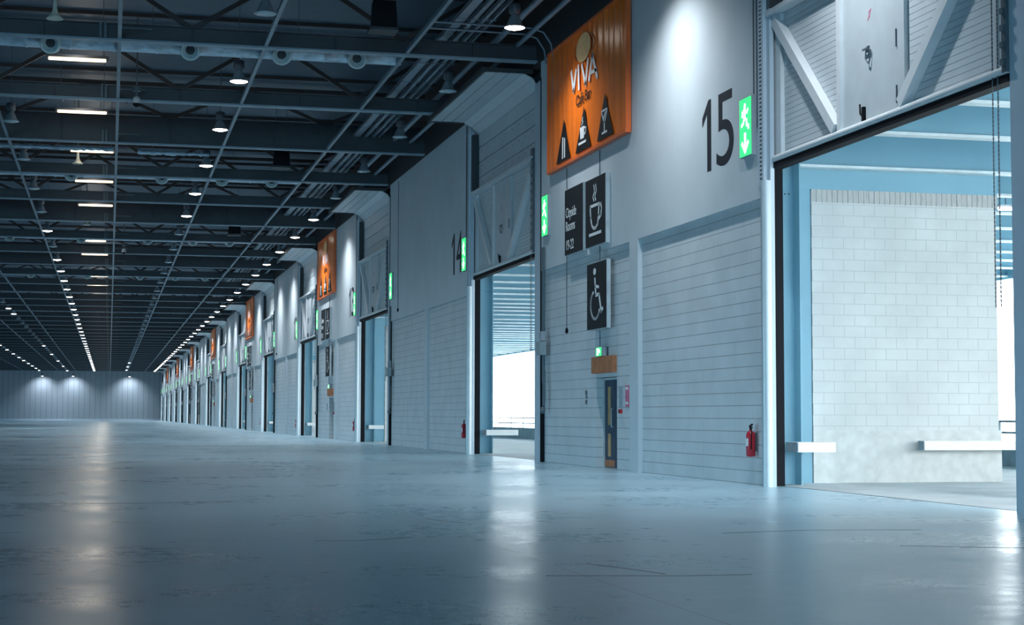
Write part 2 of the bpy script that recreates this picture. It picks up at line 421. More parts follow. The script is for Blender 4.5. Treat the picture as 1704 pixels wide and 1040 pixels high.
# silver flexible sheeting lengths by the second duct (crumpled foil wrap)
def foil(x0, x1, Y, z, lab):
    f = MB(); x = x0; prof = []
    while x < x1:
        prof.append((.075+random.uniform(-.03, .035), x-x0)); x += .11
    f.lathe(prof, (x0, Y, z), 10, 0, (1, 0, 0)); o = f.build('foil_duct', 'galv'); MB().cyl((x0+.6, Y, z+.08), (x0+.6, Y, 13.58), .01, 6).build('hanger', 'conduit', o); MB().cyl((x1-.6, Y, z+.08), (x1-.6, Y, 13.58), .01, 6).build('hanger', 'conduit', o); tag(o, lab, 'flexible duct', 'crumpled silver ducts')
    return o
foil(-6.6, .1, 66.3, 11.47, 'crumpled silver flexible duct under the roof, left of the strip lights')
foil(.9, 3.7, 66.6, 11.45, 'crumpled silver flexible duct under the roof, right of the strip lights')

# ------------------------------------------------------------------ high-bay lamps
def lamp_proto(on):
    r = empty('high_bay_lamp', (0, 0, 0))
    h = MB(); h.lathe([(0, .62), (.13, .62), (.155, .58), (.155, .40), (.12, .36), (0.05, .33), (.05, .26)], n=20); h.build('housing', 'lamp_h', r)
    MB().lathe([(.05, .34), (.11, .30), (.155, .20), (.19, .10), (.25, .02), (.275, 0), (.25, .005), (.17, .1)], n=28).build('reflector', 'lamp_r', r)
    rf = r.children[-1] if False else [c_ for c_ in bpy.data.objects if c_.parent == r and c_.name.startswith('reflector')][0]
    l_ = MB(); l_.lathe([(.0, -.055), (.10, -.045), (.2, -.02), (.255, .0), (.26, .012)], n=28); l_.build('lens', 'lamp_on' if on else 'lamp_off', rf)
    MB().cyl((0, 0, .6), (0, 0, 2.525), .010, 6).build('suspension_rod', 'conduit', r)
    return r
LZ = 11.07
protos = {}
spot_data = {}
def spot_light(kind, power, ang, blend, col=(.86, .94, 1.0)):
    l = bpy.data.lights.new('lamp_beam_'+kind, 'SPOT'); l.energy = power; l.spot_size = math.radians(ang); l.spot_blend = blend; l.color = col; l.shadow_soft_size = .12
    return l
SP_WALL = spot_light('wall_row', 1000, 140, 1.0)
SP_MID = spot_light('middle_row', 260, 95, .6)
def lamp(x, i, Y, lit, row, spot):
    if lit in protos: o = dup(protos[lit], (x, Y, LZ))
    else: o = protos[lit] = lamp_proto(lit); o.location = (x, Y, LZ)
    protos['last'] = o
    st = 'lit' if lit else 'unlit'
    if i < 12: tag(o, f'{st} ceiling lamp, {ORD[i]} from the camera, {row}', 'ceiling lamp', f'lamps in the {row}')
    else: tag(o, f'distant {st} ceiling lamp, {row}', 'ceiling lamp', f'distant {st} lamps in the {row}')
    if lit and spot:
        so = bpy.data.objects.new('lamp_light', spot); so.location = (0, 0, -.07); so.parent = o; COL.objects.link(so)
y0 = 41.05
for i in range(41):
    Y = y0+FRAME*i*.998
    if Y > FARY-4: break
    lamp(9.83, i, Y, not (1 <= i <= 4), 'row beside the right wall', SP_WALL)
    lamp(3.56, i, Y, (1 <= i <= 5) or i > 30 and i % 3 == 0, 'middle row', SP_MID)
    if i >= 2: lamp(-3.36, i-2, Y, (i in (6, 8)) or i >= 9, 'row left of the strip lights', SP_MID)
    if i >= 13: lamp(-9.2, i-13, Y, i in (14, 15) or i > 22 and i % 4 == 0, 'second row left of the strip lights', SP_MID)
    if i >= 24: lamp(-15.2, i-24, Y, i % 2 == 0, 'leftmost row', SP_MID)
# the lamp just above the picture edge that washes the wall beside the number 15
lamp(9.83, 39, 33.3, True, 'row beside the right wall', SP_WALL)
tag(protos['last'], 'lit round high-bay lamp above the picture, washing the wall by the number 15', 'ceiling lamp', 'lamps in the row beside the right wall')
lamp(9.83, 39, 24.6, True, 'row beside the right wall', SP_WALL)
tag(protos['last'], 'lit round high-bay lamp above the picture, over the nearest loading door', 'ceiling lamp', 'lamps in the row beside the right wall')
# lamps in front of the far wall
for x, nm in ((-14.8, 'leftmost of three'), (-8.1, 'middle one of three'), (4.4, 'rightmost of three')):
    o = dup(protos[True], (x, FARY-3.2, 10.0)); tag(o, f'lit lamp washing the far wall, {nm}', 'ceiling lamp', 'lamps at the far wall')
    for ch in list(o.children):
        if ch.type == 'LIGHT': bpy.data.objects.remove(ch)
    if not bpy.data.lights.get('far_wash'): 
        lw = spot_light('far', 1700, 120, .9, (.85, .9, 1)); lw.name = 'far_wash'
    so = bpy.data.objects.new('lamp_light', bpy.data.lights['far_wash']); so.location = (0, 0, -.1); so.rotation_euler = (math.radians(35), 0, 0); so.parent = o; COL.objects.link(so)

# ------------------------------------------------------------------ strip lights
def strip_proto(L, on=True):
    r = empty('strip_light', (0, 0, 0))
    fx = MB().box(-L/2-.03, L/2+.03, -.05, .05, .05, .13).box(-L/2-.06, -L/2, -.04, .04, -.03, .13).box(L/2, L/2+.06, -.04, .04, -.03, .13).build('fixture', 'lamp_h', r)
    t = MB().lathe([(0, -L/2+.0), (.045, -L/2+.01), (.05, -L/2+.05), (.05, L/2-.05), (.045, L/2-.01), (0, L/2)], (0, 0, 0), 14, 0, (1, 0, 0)); t.build('tube', 'tube_on', fx)
    MB().cyl((-L/2+.1, 0, .13), (-L/2+.1, 0, 2.15), .01, 6).build('hanger', 'conduit', r)
    MB().cyl((L/2-.1, 0, .13), (L/2-.1, 0, 2.15), .01, 6).build('hanger', 'conduit', r)
    return r
sp = strip_proto(1.62)
tl = bpy.data.lights.new('tube_glow', 'POINT'); tl.energy = 42; tl.color = (1.0, .90, .76); tl.shadow_soft_size = .4
to = bpy.data.objects.new('tube_light', tl); to.location = (0, -.12, -.14); to.parent = sp; COL.objects.link(to); first = True; n = 0
for i in range(40):
    Y = 49.5+FRAME*i*.998
    if Y > FARY-5: break
    if i in (5, 8): continue
    if first: o = sp; o.location = (-1.05, Y, 11.45); first = False
    else: o = dup(sp, (-1.05+(.25 if 1 < i < 5 else -.1 if i == 6 else 0), Y, 11.45))
    if n < 9: tag(o, f'warm glowing strip light under the roof, {ORD[n]} from the top of the picture', 'strip light', 'strip lights')
    else: tag(o, 'distant warm strip light hidden between the roof beams', 'strip light', 'distant strip lights')
    n += 1

# ------------------------------------------------------------------ loudspeakers, cameras, sprinkler pipes
def speaker(x, Y, nm):
    r = empty('hanging_speaker', (x, Y, 11.45), f'black box loudspeaker hung under the roof, {nm}', 'loudspeaker', 'hanging loudspeakers')
    pts = [(-.34, -.30, -.36), (.34, -.30, -.36), (.27, .3, -.30), (-.27, .3, -.30), (-.29, -.32, .32), (.29, -.32, .32), (.24, .3, .34), (-.24, .3, .34)]
    MB().add(pts, [(3,2,1,0),(4,5,6,7),(0,1,5,4),(1,2,6,5),(2,3,7,6),(3,0,4,7)]).build('cabinet', 'rubber', r)
    MB().box(-.36, .36, -.34, .32, -.44, -.37).build('base_rim', 'dark', r)
    MB().box(-.24, .24, -.335, -.322, -.25, .25).build('grille', 'rubber', r)
    MB().cyl((-.2, 0, .3), (-.2, 0, 2.15), .012, 6).build('suspension_cable', 'conduit', r)
    MB().cyl((.2, 0, .3), (.2, 0, 2.15), .012, 6).build('suspension_cable', 'conduit', r)
speaker(6.62, 42.1, 'the one nearest the camera')
speaker(6.45, 66.6, 'the second one from the camera')
speaker(6.45, 92.3, 'the third one from the camera')
def horn(x, Y, nm):
    r = empty('horn_speaker', (x, Y, 11.1), f'cream horn loudspeaker hanging from the roof, {nm}', 'loudspeaker', 'horn loudspeakers')
    MB().lathe([(.035, .45), (.05, .42), (.055, .22), (.08, .12), (.14, .03), (.21, -.04), (.20, -.05), (.12, .02), (.05, .12), (0, .14)], n=28).build('horn', 'cream', r)
    MB().cyl((0, 0, .44), (0, 0, 2.5), .02, 8).build('drop_pole', 'conduit', r)
horn(-1.47, 42.8, 'at the top left corner of the picture'); horn(-1.35, 67.6, 'above the third strip light'); horn(-1.3, 89.5, 'above the fifth strip light')
def ptz(x, Y, nm):
    r = empty('security_camera', (x, Y, 10.95), f'small dome security camera hanging under a beam, {nm}', 'camera', 'ceiling cameras')
    MB().cyl((0, 0, .3), (0, 0, .42), .13, 16).cyl((0, 0, .1), (0, 0, .3), .045, 12).build('mount', 'conduit', r)
    MB().lathe([(.04, .14), (.1, .10), (.13, .0), (.13, -.08)], n=20).build('housing', 'cam_w', r)
    MB().lathe([(.12, -.08), (.11, -.13), (.06, -.18), (0, -.2)], n=20).build('dome', 'rubber', r)
    MB().cyl((0, 0, .4), (0, 0, 2.6), .025, 8).build('drop_pole', 'conduit', r)
ptz(.67, 52.9, 'the nearest one, right of the strip lights'); ptz(.7, 102.0, 'the farther one, right of the strip lights')
for i, Y in enumerate((48.2, 58.6, 67.3, 76.0, 84.6)):
    p = MB().cyl((X0+2, Y, 11.95), (11.2, Y, 11.95), .022, 8)
    x = -8.0
    while x < 11: p.cyl((x, Y, 11.95), (x, Y, 11.85), .03, 8); x += 2.1
    o = p.build('sprinkler_pipe', 'tray'); tag(o, f'thin sprinkler pipe crossing under the roof, {ORD[i]} from the camera', 'pipe', 'sprinkler pipes')
# ------------------------------------------------------------------ loading doors
L = YF-YN
def planks(mb, y0, y1, z0, z1, x0, x1, h=.102, mi=0):
    z = z0
    while z < z1-.01:
        mb.box(x0, x1, y0, y1, z, min(z+h-.007, z1), mi); z += h
def door_proto():
    r = empty('door_1', (0, 0, 0))
    B = 5.95; T = 8.62
    c = MB(); c.box(11.84, 11.87, .1, L-.05, B, T, 1); c.box(11.875, 11.92, .0, L+.2, B-.1, T, 1)  # wider box: dark sheet added to keep sky out of the jamb gap
    planks(c, 5.55, L-.1, B+.03, T-.05, 11.815, 11.84); planks(c, .5, 3.15, B+.03, T-.05, 11.815, 11.84)
    c.build('ribbed_cladding', ['panel', 'panel_gap'], r)
    MB().box(11.74, 11.84, L-.42, L-.08, B, T).build('post', 'brace', r)
    MB().box(11.70, 11.84, 5.42, 5.56, B, T-.06).build('post', 'brace', r)
    MB().box(11.72, 11.84, .12, .50, B, T).build('post', 'brace', r)
    MB().box(11.58, 11.84, .05, L-.02, T-.04, T+.05).build('top_rail', 'brace', r)
    MB().bar((11.73, L-.22, T-.1), (11.73, 5.62, B+.1), .19, .16).build('diagonal_brace', 'brace', r)
    MB().bar((11.73, 3.22, B+.1), (11.73, .55, T-.35), .19, .16).build('diagonal_brace', 'brace', r)
    g_ = MB().box(11.755, 11.84, 3.18, 5.42, B, T-.06).box(11.745, 11.755, 3.18, 3.20, B, T-.06).box(11.75, 11.755, 4.0, 4.03, 7.9, T-.06)
    wd = g_.build('personnel_door', 'door_flat', r)
    MB().bar((11.70, 4.34, 7.15), (11.70, 4.55, 7.15), .03, .02).tube([(11.70, 4.43, 7.14), (11.69, 4.42, 6.98), (11.71, 4.36, 6.9), (11.73, 4.32, 7.0), (11.73, 4.32, 7.12)], .012, 6).box(11.73, 11.755, 4.40, 4.47, 7.10, 7.2).build('handle', 'conduit', wd)
    MB().box(11.735, 11.755, 3.44, 3.46, 6.1, 6.38).box(11.735, 11.755, 3.44, 3.46, 6.98, 7.26).build('hinge', 'conduit', wd)
    MB().stroke([(4.46, 7.62), (4.40, 7.70)], .02, 11.754, .003).stroke([(4.42, 7.74), (4.34, 7.78), (4.40, 7.66)], .02, 11.754, .003).build('red_mark', 'pink', wd)
    MB().box(11.70, 11.755, 4.56, 4.62, 5.98, 6.24).tube([(11.71, 4.62, 6.1), (11.71, 4.68, 6.14), (11.71, 4.69, 6.30)], .014, 6).build('hook', 'rubber', r)
    MB().cyl((11.70, .02, B-.01), (11.70, L-.02, B-.01), .06, 12).box(11.72, 11.86, .02, L-.02, B-.06, B+.03).build('bottom_rail', 'brace', r)
    MB().box(11.68, 11.88, .02, L-.02, B-.18, B-.07).build('rubber_seal', 'rubber', r)
    # fixed cladding above, then the curve of the overhead track into the hall
    u = MB(); prof = [(11.86, T+.05), (11.86, 9.15), (11.86, 9.65), (11.86, 10.15), (11.84, 10.62), (11.66, 10.92), (11.36, 11.07), (10.98, 11.08), (10.62, 11.08), (10.26, 11.08)]
    for (xa, za), (xb, zb) in zip(prof[:-1], prof[1:]):
        d_ = Vector((xb-xa, 0, zb-za)); ln = d_.length; d_.normalize(); n_ = Vector((-abs(d_.z), 0, -abs(d_.x) if d_.z < .98 else 0)).normalized()*.03
        A = Vector((xa, 0, za))+d_*.012; Bq = Vector((xb, 0, zb))-d_*.012
        vs = []
        for yv in (.1, L-.35 if za < 10.6 else L-.02):
            for p_ in (A, Bq, Bq+n_, A+n_): vs.append((p_.x, yv, p_.z))
        u.add(vs, [(0,1,2,3),(7,6,5,4),(0,4,5,1),(1,5,6,2),(2,6,7,3),(3,7,4,0)], 0)
    for zz in (9.0, 9.5, 10.0):
        for q in range(9): u.box(11.822, 11.83, .8+q*.85, .83+q*.85, zz-.015, zz+.015, 1)
    u.box(11.9, 11.97, -1.04, L+.2, T, 11.3, 1)  # unseen backing added to block sky at the track corners
    u.build('overhead_panels', ['panel', 'panel_gap'], r)
    t = MB().box(11.62, 11.9, L-.32, L-.06, T+.1, 10.6)
    t.build('track_slot', 'dark', r)
    MB().box(10.2, 11.62, L-.02, L+.05, 11.02, 11.14).box(10.2, 11.62, -.05, .02, 11.02, 11.14).box(10.14, 10.2, -.05, L+.05, 11.0, 11.15).build('track_bracket', 'dark', r)
    ch = MB()
    for yy_ in (.28, .42):
        z = 2.75
        while z < 8.9: ch.box(11.665, 11.68, yy_-.008, yy_+.008, z, z+.045); z += .06
        ch.box(11.668, 11.676, yy_-.003, yy_+.003, 2.75, 8.9)
    ch.build('hoist_chain', 'conduit', r)
    a = MB().box(11.64, 11.80, .0, .12, 5.9, 8.9)
    for q in range(12): a.box(11.6, 11.66, .02, .10, 6.0+q*.23, 6.08+q*.23)
    a.build('chain_drive', 'conduit', r)
    # side guide members at the far jamb
    j = MB().box(11.55, 11.62, L-.05, L+.20, 5.5, 10.7); j.build('perforated_channel', 'column', r)
    h_ = MB()
    for q in range(64): h_.box(11.545, 11.551, L+.03, L+.12, 5.6+q*.078, 5.63+q*.078)
    h_.build('slot_row', 'dark', r)
    MB().cyl((11.56, L-.13, 0), (11.56, L-.13, 5.55), .10, 20).build('guide_pipe', 'bright', r)
    MB().box(11.62, 11.70, L-.20, L+.20, 0, 10.7).build('jamb_plate', 'column', r)
    MB().box(11.71, 11.77, L-.02, L+.10, 0, 5.78).build('light_strip', 'bright', r)
    MB().box(11.775, 11.985, L+.10, L+.19, 0, 5.9).build('jamb_seal', 'rubber', r)
    MB().box(11.69, 11.98, -1.04, -.0, 0, 10.72).build('jamb_column', 'column', r)
    MB().box(11.585, 11.72, -1.10, -1.04, 0, 10.7).build('shadow_gap', 'rubber', r)
    return r
dp = door_proto()
doors = []
for k in range(NB):
    if k == 0: o = dp; o.location = (0, YN, 0)
    else: o = dup(dp, (0, YN+BAY*k, 0))
    o.name = f'door_{k+1}'; o['kind'] = 'structure'; doors.append(o)
# maker's mark low on the nearest door
MB().stroke([(.0, 0), (.10, .02)], .02, 0, .003).stroke([(.02, .06), (.02, .14), (-.06, .16)], .02, 0, .003).build('small_mark', 'conduit', doors[0], (11.812, .60, 6.03))

# ------------------------------------------------------------------ per-bay wall fittings
def exit_proto():
    """tall lit exit sign: running figure over an arrow; local origin at its near lower back edge"""
    r = empty('exit_sign', (0, 0, 0))
    W, H, T = .60, 1.12, .08
    MB().box(-T, 0, 0, W, 0, H).build('case', 'exit_box', r)
    f = MB().box(-T-.012, -T, .02, W-.02, .02, H-.02).build('green_face', 'green', r)
    s_ = MB(); x = -T-.011; t = .006
    w_ = .045
    # running figure (y grows to the reader's left)
    s_.poly([(.30+.045*math.cos(a*math.pi/6), .965+.045*math.sin(a*math.pi/6)) for a in range(12)], x, t)
    s_.stroke([(.31, .90), (.33, .76)], .10, x, t); s_.stroke([(.30, .88), (.20, .82), (.15, .88)], w_, x, t); s_.stroke([(.34, .88), (.43, .85), (.44, .77)], w_, x, t)
    s_.stroke([(.32, .74), (.22, .68), (.21, .58)], .06, x, t); s_.stroke([(.33, .74), (.38, .64), (.47, .60)], .06, x, t)
    s_.poly([(.10, .50), (.10, .60), (.16, .60), (.16, .50)], x, t)
    # arrow
    s_.stroke([(.30, .42), (.30, .12)], .09, x, t); s_.stroke([(.15, .26), (.30, .10), (.45, .26)], .075, x, t)
    s_.build('lit_symbols', 'green_lit', r)
    return r
ep = exit_proto(); ep_used = False
def exit_sign(Yn, z, lab, gr='exit signs along the wall'):
    global ep_used
    if not ep_used: o = ep; o.location = (UX, Yn, z); ep_used = True
    else: o = dup(ep, (UX, Yn, z))
    return tag(o, lab, 'exit sign', gr)
def conduit_riser_proto():
    r = empty('switch_box_and_conduits', (0, 0, 0))
    MB().tube([(UX-.05, .15, 5.9), (UX-.05, .15, 3.5)], .03, 8).tube([(UX-.04, .32, 5.9), (UX-.04, .32, 3.5)], .028, 8).build('conduit', 'conduit', r)
    MB().box(UX-.20, UX-.02, -.02, .42, 2.93, 3.30).box(UX-.14, UX-.02, .42, .66, 2.95, 3.24).build('switch_box', 'box', r)
    MB().box(UX-.14, UX-.02, .08, .30, 3.32, 3.58).build('junction_box', 'exit_box', r)
    MB().tube([(UX-.06, .13, 2.93), (UX-.06, .13, 1.55)], .035, 8).tube([(UX-.05, .28, 2.93), (UX-.05, .28, 2.3), (UX-.05, .22, 2.1), (UX-.05, .22, 1.45)], .022, 8).tube([(UX-.05, .04, 2.5), (UX-.05, .04, 1.6)], .022, 8).build('drop_cable', 'conduit', r)
    MB().lathe([(0, .1), (.05, .08), (.07, 0), (.05, -.08), (0, -.1)], (UX-.08, .12, 1.42), 12).build('socket', 'conduit', r)
    return r
cr = conduit_riser_proto(); cr_used = False
def rail_box(x0, x1, y0, y1, z0, z1, lab):
    r = empty('barrier_rail', (x0, y0, z0), lab, 'barrier rail', 'pale box rails outside the doors')
    w_, h_, d_ = x1-x0, z1-z0, y1-y0
    MB().box(.012, w_, 0, d_, 0, h_).build('box_section', 'barrier', r)
    MB().box(-.004, .012, 0, d_, 0, h_).box(-.02, .0, .0, d_, h_-.02, h_).box(-.02, 0, 0, d_, 0, .02).build('end_plate', 'barrier_end', r)
    p_ = MB().box(w_*.5-.04, w_*.5+.04, d_, d_+.13, .02, h_-.02); p_.build('bracket', 'barrier_end', r)
    return r
for k in range(NB):
    D = BAY*k; n = NB-k
    place = f'{ORD[k]} loading door from the camera'
    near = k < 7
    # number painted beyond the far jamb
    t = empty('door_number', (UX-.002, 30.33+D-(.30 if k else 0), 6.16), f'tall dark number {n} painted on the upper wall', 'number', 'painted door numbers')
    chars = str(n) if n > 9 else ' '+str(n)
    for ci, c_ in enumerate(chars):
        if c_ == ' ': continue
        hi = 1.75 if ci == 0 else .95                     # left edge of the figure (larger Y)
        if c_ == '1':
            MB().poly([(hi-.50, 0), (hi-.50, 1.44), (hi-.36, 1.44), (hi, 1.12), (hi, .94), (hi-.28, 1.17), (hi-.28, 0)][::-1], 0, .004).build('digit', 'number', t)
        else:
            g_ = text('digit', c_, 'number', 1.6, (0, 0, 0), t, 1, 1, .002)
            vs = g_.data.vertices; a0, a1 = min(v.co.y for v in vs), max(v.co.y for v in vs); b0, b1 = min(v.co.z for v in vs), max(v.co.z for v in vs)
            for v in vs: v.co.y = hi-.95+(v.co.y-a0)/(a1-a0)*.95; v.co.z = (v.co.z-b0)/(b1-b0)*1.44
    exit_sign(29.20+D-(.16 if k else 0), 6.12, f'green lit exit sign beside the painted number {n} on the wall')
    if k > 0: exit_sign(18.19+D, 6.18, f'green lit exit sign on the near side of the {place}')
    # twin conduits up from the sign
    if near:
        c = MB().cyl((UX-.03, 29.2+D, 7.25), (UX-.03, 29.2+D, 11), .016, 8).cyl((UX-.03, 29.04+D, 6.6), (UX-.03, 29.04+D, 11), .016, 8).build('conduit_pair', 'conduit')
        tag(c, f'pair of thin conduits rising from the exit sign beside the number {n}', 'conduit', 'conduits above exit signs')
    # services on the near side of the opening
    if k > 0:
        if not cr_used: o = cr; cr_used = True; o.location = (0, YN-1.72+D, 0)
        else: o = dup(cr, (0, YN-1.72+D, 0))
        tag(o, f'grey switch box with conduits beside the {place}', 'switch box', 'switch boxes beside the doors')
    # fire extinguisher
    if k < 5:
        r = empty('fire_extinguisher', (WX-.12, 29.5+D, .52), f'red fire extinguisher on the wall by the {place}', 'fire extinguisher', 'fire extinguishers')
        MB().lathe([(0, 0), (.075, .005), (.085, .03), (.085, .40), (.07, .45), (.03, .48), (.025, .5)], n=20).build('cylinder', 'red', r)
        MB().cyl((0, 0, .49), (0, 0, .55), .02, 10).bar((0, .06, .56), (0, -.09, .60), .03, .02).bar((0, .04, .54), (0, -.08, .545), .03, .02).build('valve_handle', 'rubber', r)
        MB().tube([(0, -.03, .52), (-.02, -.10, .46), (-.03, -.105, .3), (-.03, -.10, .14)], .012, 8).build('hose', 'rubber', r)
        MB().box(-.0875, -.06, -.05, .03, .2, .34).build('label_panel', 'white', r)
        MB().box(.085, .12, -.03, .03, .1, .45).build('bracket', 'conduit', r)
    # outside: steel column of the canopy
    r = empty('canopy_column', (0, 29.65+D, 0), f'blue steel column outside the {place}', 'column', 'canopy columns outside the doors')
    MB().box(12.14, 12.52, -.01, .01, 0, 6.86).build('web', 'canopy', r)
    MB().box(12.52, 12.545, -.30, .30, 0, 6.86).build('flange', 'canopy', r); MB().box(12.12, 12.14, -.05, .2, 0, 6.86).build('flange', 'canopy', r)
    if near: MB().box(12.34, 12.36, -.02, 0, 5.45, 5.475).box(12.42, 12.44, -.02, 0, 5.45, 5.475).build('bolt', 'rubber', r)
    rail_box(12.16, 12.90 if k != 1 else 13.25, 28.66+D, 29.2+D, .62, .80, f'short pale box rail outside the {place}')
    # block wall outside every second door
    if k % 2 == 0:
        WYb = 30.36+D
        b_ = MB(); b_.box(13.2, 17.15, WYb, WYb+.35, 1.0, 5.43, 0); b_.box(13.2, 17.2, WYb-.012, WYb+.36, -.01, 1.0, 1)
        x = 13.2
        while x < 17.14: b_.box(x, x+.104, WYb+random.uniform(0, .006), WYb+.3, 5.43, 5.68, 2); x += .111
        b_.box(12.72, 17.18, WYb, WYb+.3, 5.68, 6.10, 3); b_.box(12.72, 13.19, WYb+.02, WYb+.3, -.01, 5.69, 3)
        o = b_.build('block_wall', ['outblock', 'concrete', 'soldier', 'canopy'])
        o['kind'] = 'structure'; o.name = f'wall_outside_{k//2+1}'
        if k == 0:
            rail_box(15.35, 19.6, WYb-.35, WYb-.13, .62, .80, 'long pale box rail along the foot of the pale block wall')
# pull cords
def cord(Y, z0, z1, lab, x=UX):
    r = empty('pull_cord', (x-.03, Y, z0), lab, 'pull cord', 'pull cords on the wall')
    MB().cyl((0, 0, .1), (0, 0, z1-z0), .012, 6).build('cord', 'conduit', r)
    MB().lathe([(0, .12), (.03, .1), (.045, 0), (0, -.05)], n=12).build('weight', 'rubber', r)
cord(69.0, 5.6, 11.0, 'thin dark pull cord hanging on the wall between second and third loading doors')
cord(42.42, 3.45, 7.75, 'thin dark pull cord hanging left of the dark meeting room sign')
cord(69.0+2*BAY, 5.6, 11.0, 'distant thin pull cord on the plain wall beyond the second banner')

# ------------------------------------------------------------------ signed bays: banner, pictogram signs, doorway
def arc(cx, cz, rx, rz, a0, a1, n=16):
    return [(cx+rx*math.cos(math.radians(a0+(a1-a0)*i/n)), cz+rz*math.sin(math.radians(a0+(a1-a0)*i/n))) for i in range(n+1)]
def banner(Yc, lab):
    """Yc: near edge Y"""
    Wd, z0, z1 = 7.12, 7.86, 11.04
    r = empty('cafe_banner', (11.48, Yc, 0), lab, 'banner', 'orange banners')
    bm = MB(); nx, nz = 110, 14; vs = []
    for j in range(nz+1):
        for i in range(nx+1):
            yv = Wd*i/nx; zv = z0+(z1-z0)*j/nz; u = i/nx
            amp = .010+.035*(j/nz)**2*(1 if u < .5 else .35)
            vs.append((amp*math.sin(u*95+.6*math.sin(u*31))*.5+.008*math.sin(u*23+j*.3), yv, zv))
    bm.add(vs, [(j*(nx+1)+i, (j+1)*(nx+1)+i, (j+1)*(nx+1)+i+1, j*(nx+1)+i+1) for j in range(nz) for i in range(nx)], 0, True)
    bm.build('vinyl_sheet', 'orange', r)
    MB().box(-.04, .1, -.04, Wd+.04, z0-.07, z0).box(-.03, .1, -.04, 0, z0, z1).box(-.03, .1, Wd, Wd+.04, z0, z1).box(-.03, .1, -.04, Wd+.04, z1, z1+.06).build('frame', 'orange_edge', r)
    P = -.028
    MB().box(.085, .11, -.02, Wd+.02, z0-.02, z1).build('backing', 'dark', r)
    c0 = 3.53
    be = MB(); be.poly(arc(c0, 10.52, .66, .36, 0, 360, 32)[:-1], P, .005); be.build('bean_emblem', 'beige', r)
    sw = MB(); sw.stroke(arc(c0+.38, 10.55, .42, .26, 300, 400, 8), .05, P-.004, .006); sw.stroke(arc(c0-.42, 10.50, .48, .28, 110, 230, 8), .05, P-.004, .006); sw.build('bean_swirl', 'wood', r)
    z = 9.50; q = .13
    def letter(*strokes):
        g_ = MB()
        for pts, w_ in strokes: g_.stroke(pts, w_, P, .006)
        g_.build('white_letter', 'white', r)
    letter(([(4.66, z+.60), (4.45, z+.08), (4.20, z+.56)], q))
    letter(([(3.98, z+.62), (3.94, z+.06)], q))
    letter(([(3.66, z+.58), (3.34, z+.06), (3.10, z+.62)], q))
    letter(([(3.0, z+.10), (2.72, z+.66), (2.30, z+.04)], q), ([(2.86, z+.24), (2.36, z+.22)], .09))
    text('dark_lettering', 'Café Bar', 'black', .40, (P, 4.24, 9.13), r, .98, 1.0, .003, .002)
    for a_, b_, c_ in ((6.15, 4.77, 5.37), (4.26, 2.88, 3.47), (2.30, .94, 1.64)):
        MB().poly([(a_, z0+.06), (b_, z0+.06), (c_, 9.0)], P, .005).build('black_peak', 'black', r)
    Q = P-.005
    y_ = 5.42
    MB().stroke([(y_+.09, 8.02), (y_+.07, 8.52)], .09, Q, .005).build('white_icon', 'white', r)
    MB().stroke([(y_-.11, 8.02), (y_-.11, 8.48)], .08, Q, .005).build('white_icon', 'white', r)
    y_ = 3.60; ic = MB()
    ic.poly([(y_+.22, 8.52), (y_+.18, 8.22), (y_-.14, 8.22), (y_-.18, 8.52)], Q, .005); ic.stroke([(y_-.16, 8.48), (y_-.32, 8.45), (y_-.28, 8.33), (y_-.14, 8.30)], .045, Q, .005)
    ic.build('white_icon', 'white', r)
    MB().stroke([(y_+.34, 8.12), (y_-.30, 8.12)], .06, Q, .005).build('white_icon', 'white', r)
    MB().stroke([(y_+.06, 8.57), (y_-.06, 8.63), (y_+.03, 8.68), (y_-.03, 8.74)], .035, Q, .005).build('white_icon', 'white', r)
    y_ = 1.67; ic = MB()
    ic.stroke([(y_+.24, 8.60), (y_-.24, 8.60), (y_-.04, 8.32), (y_+.04, 8.32)], .045, Q, .005, closed=True); ic.stroke([(y_, 8.32), (y_, 8.08)], .06, Q, .005); ic.stroke([(y_+.2, 8.06), (y_-.2, 8.06)], .05, Q, .005)
    ic.stroke([(y_+.04, 8.42), (y_-.08, 8.54)], .05, Q, .005)
    ic.build('white_icon', 'white', r)
    return r
def sign_board(name, Y0, Y1, z0, z1, lab):
    r = empty(name, (UX-.10, Y0, z0), lab, 'sign', 'charcoal wall signs')
    W_, H_ = Y1-Y0, z1-z0
    MB().box(0, .10, 0, W_, 0, H_).build('case', 'sign_edge', r)
    MB().box(-.006, 0, .015, W_-.015, .015, H_-.015).build('face', 'sign', r)
    return r, W_, H_
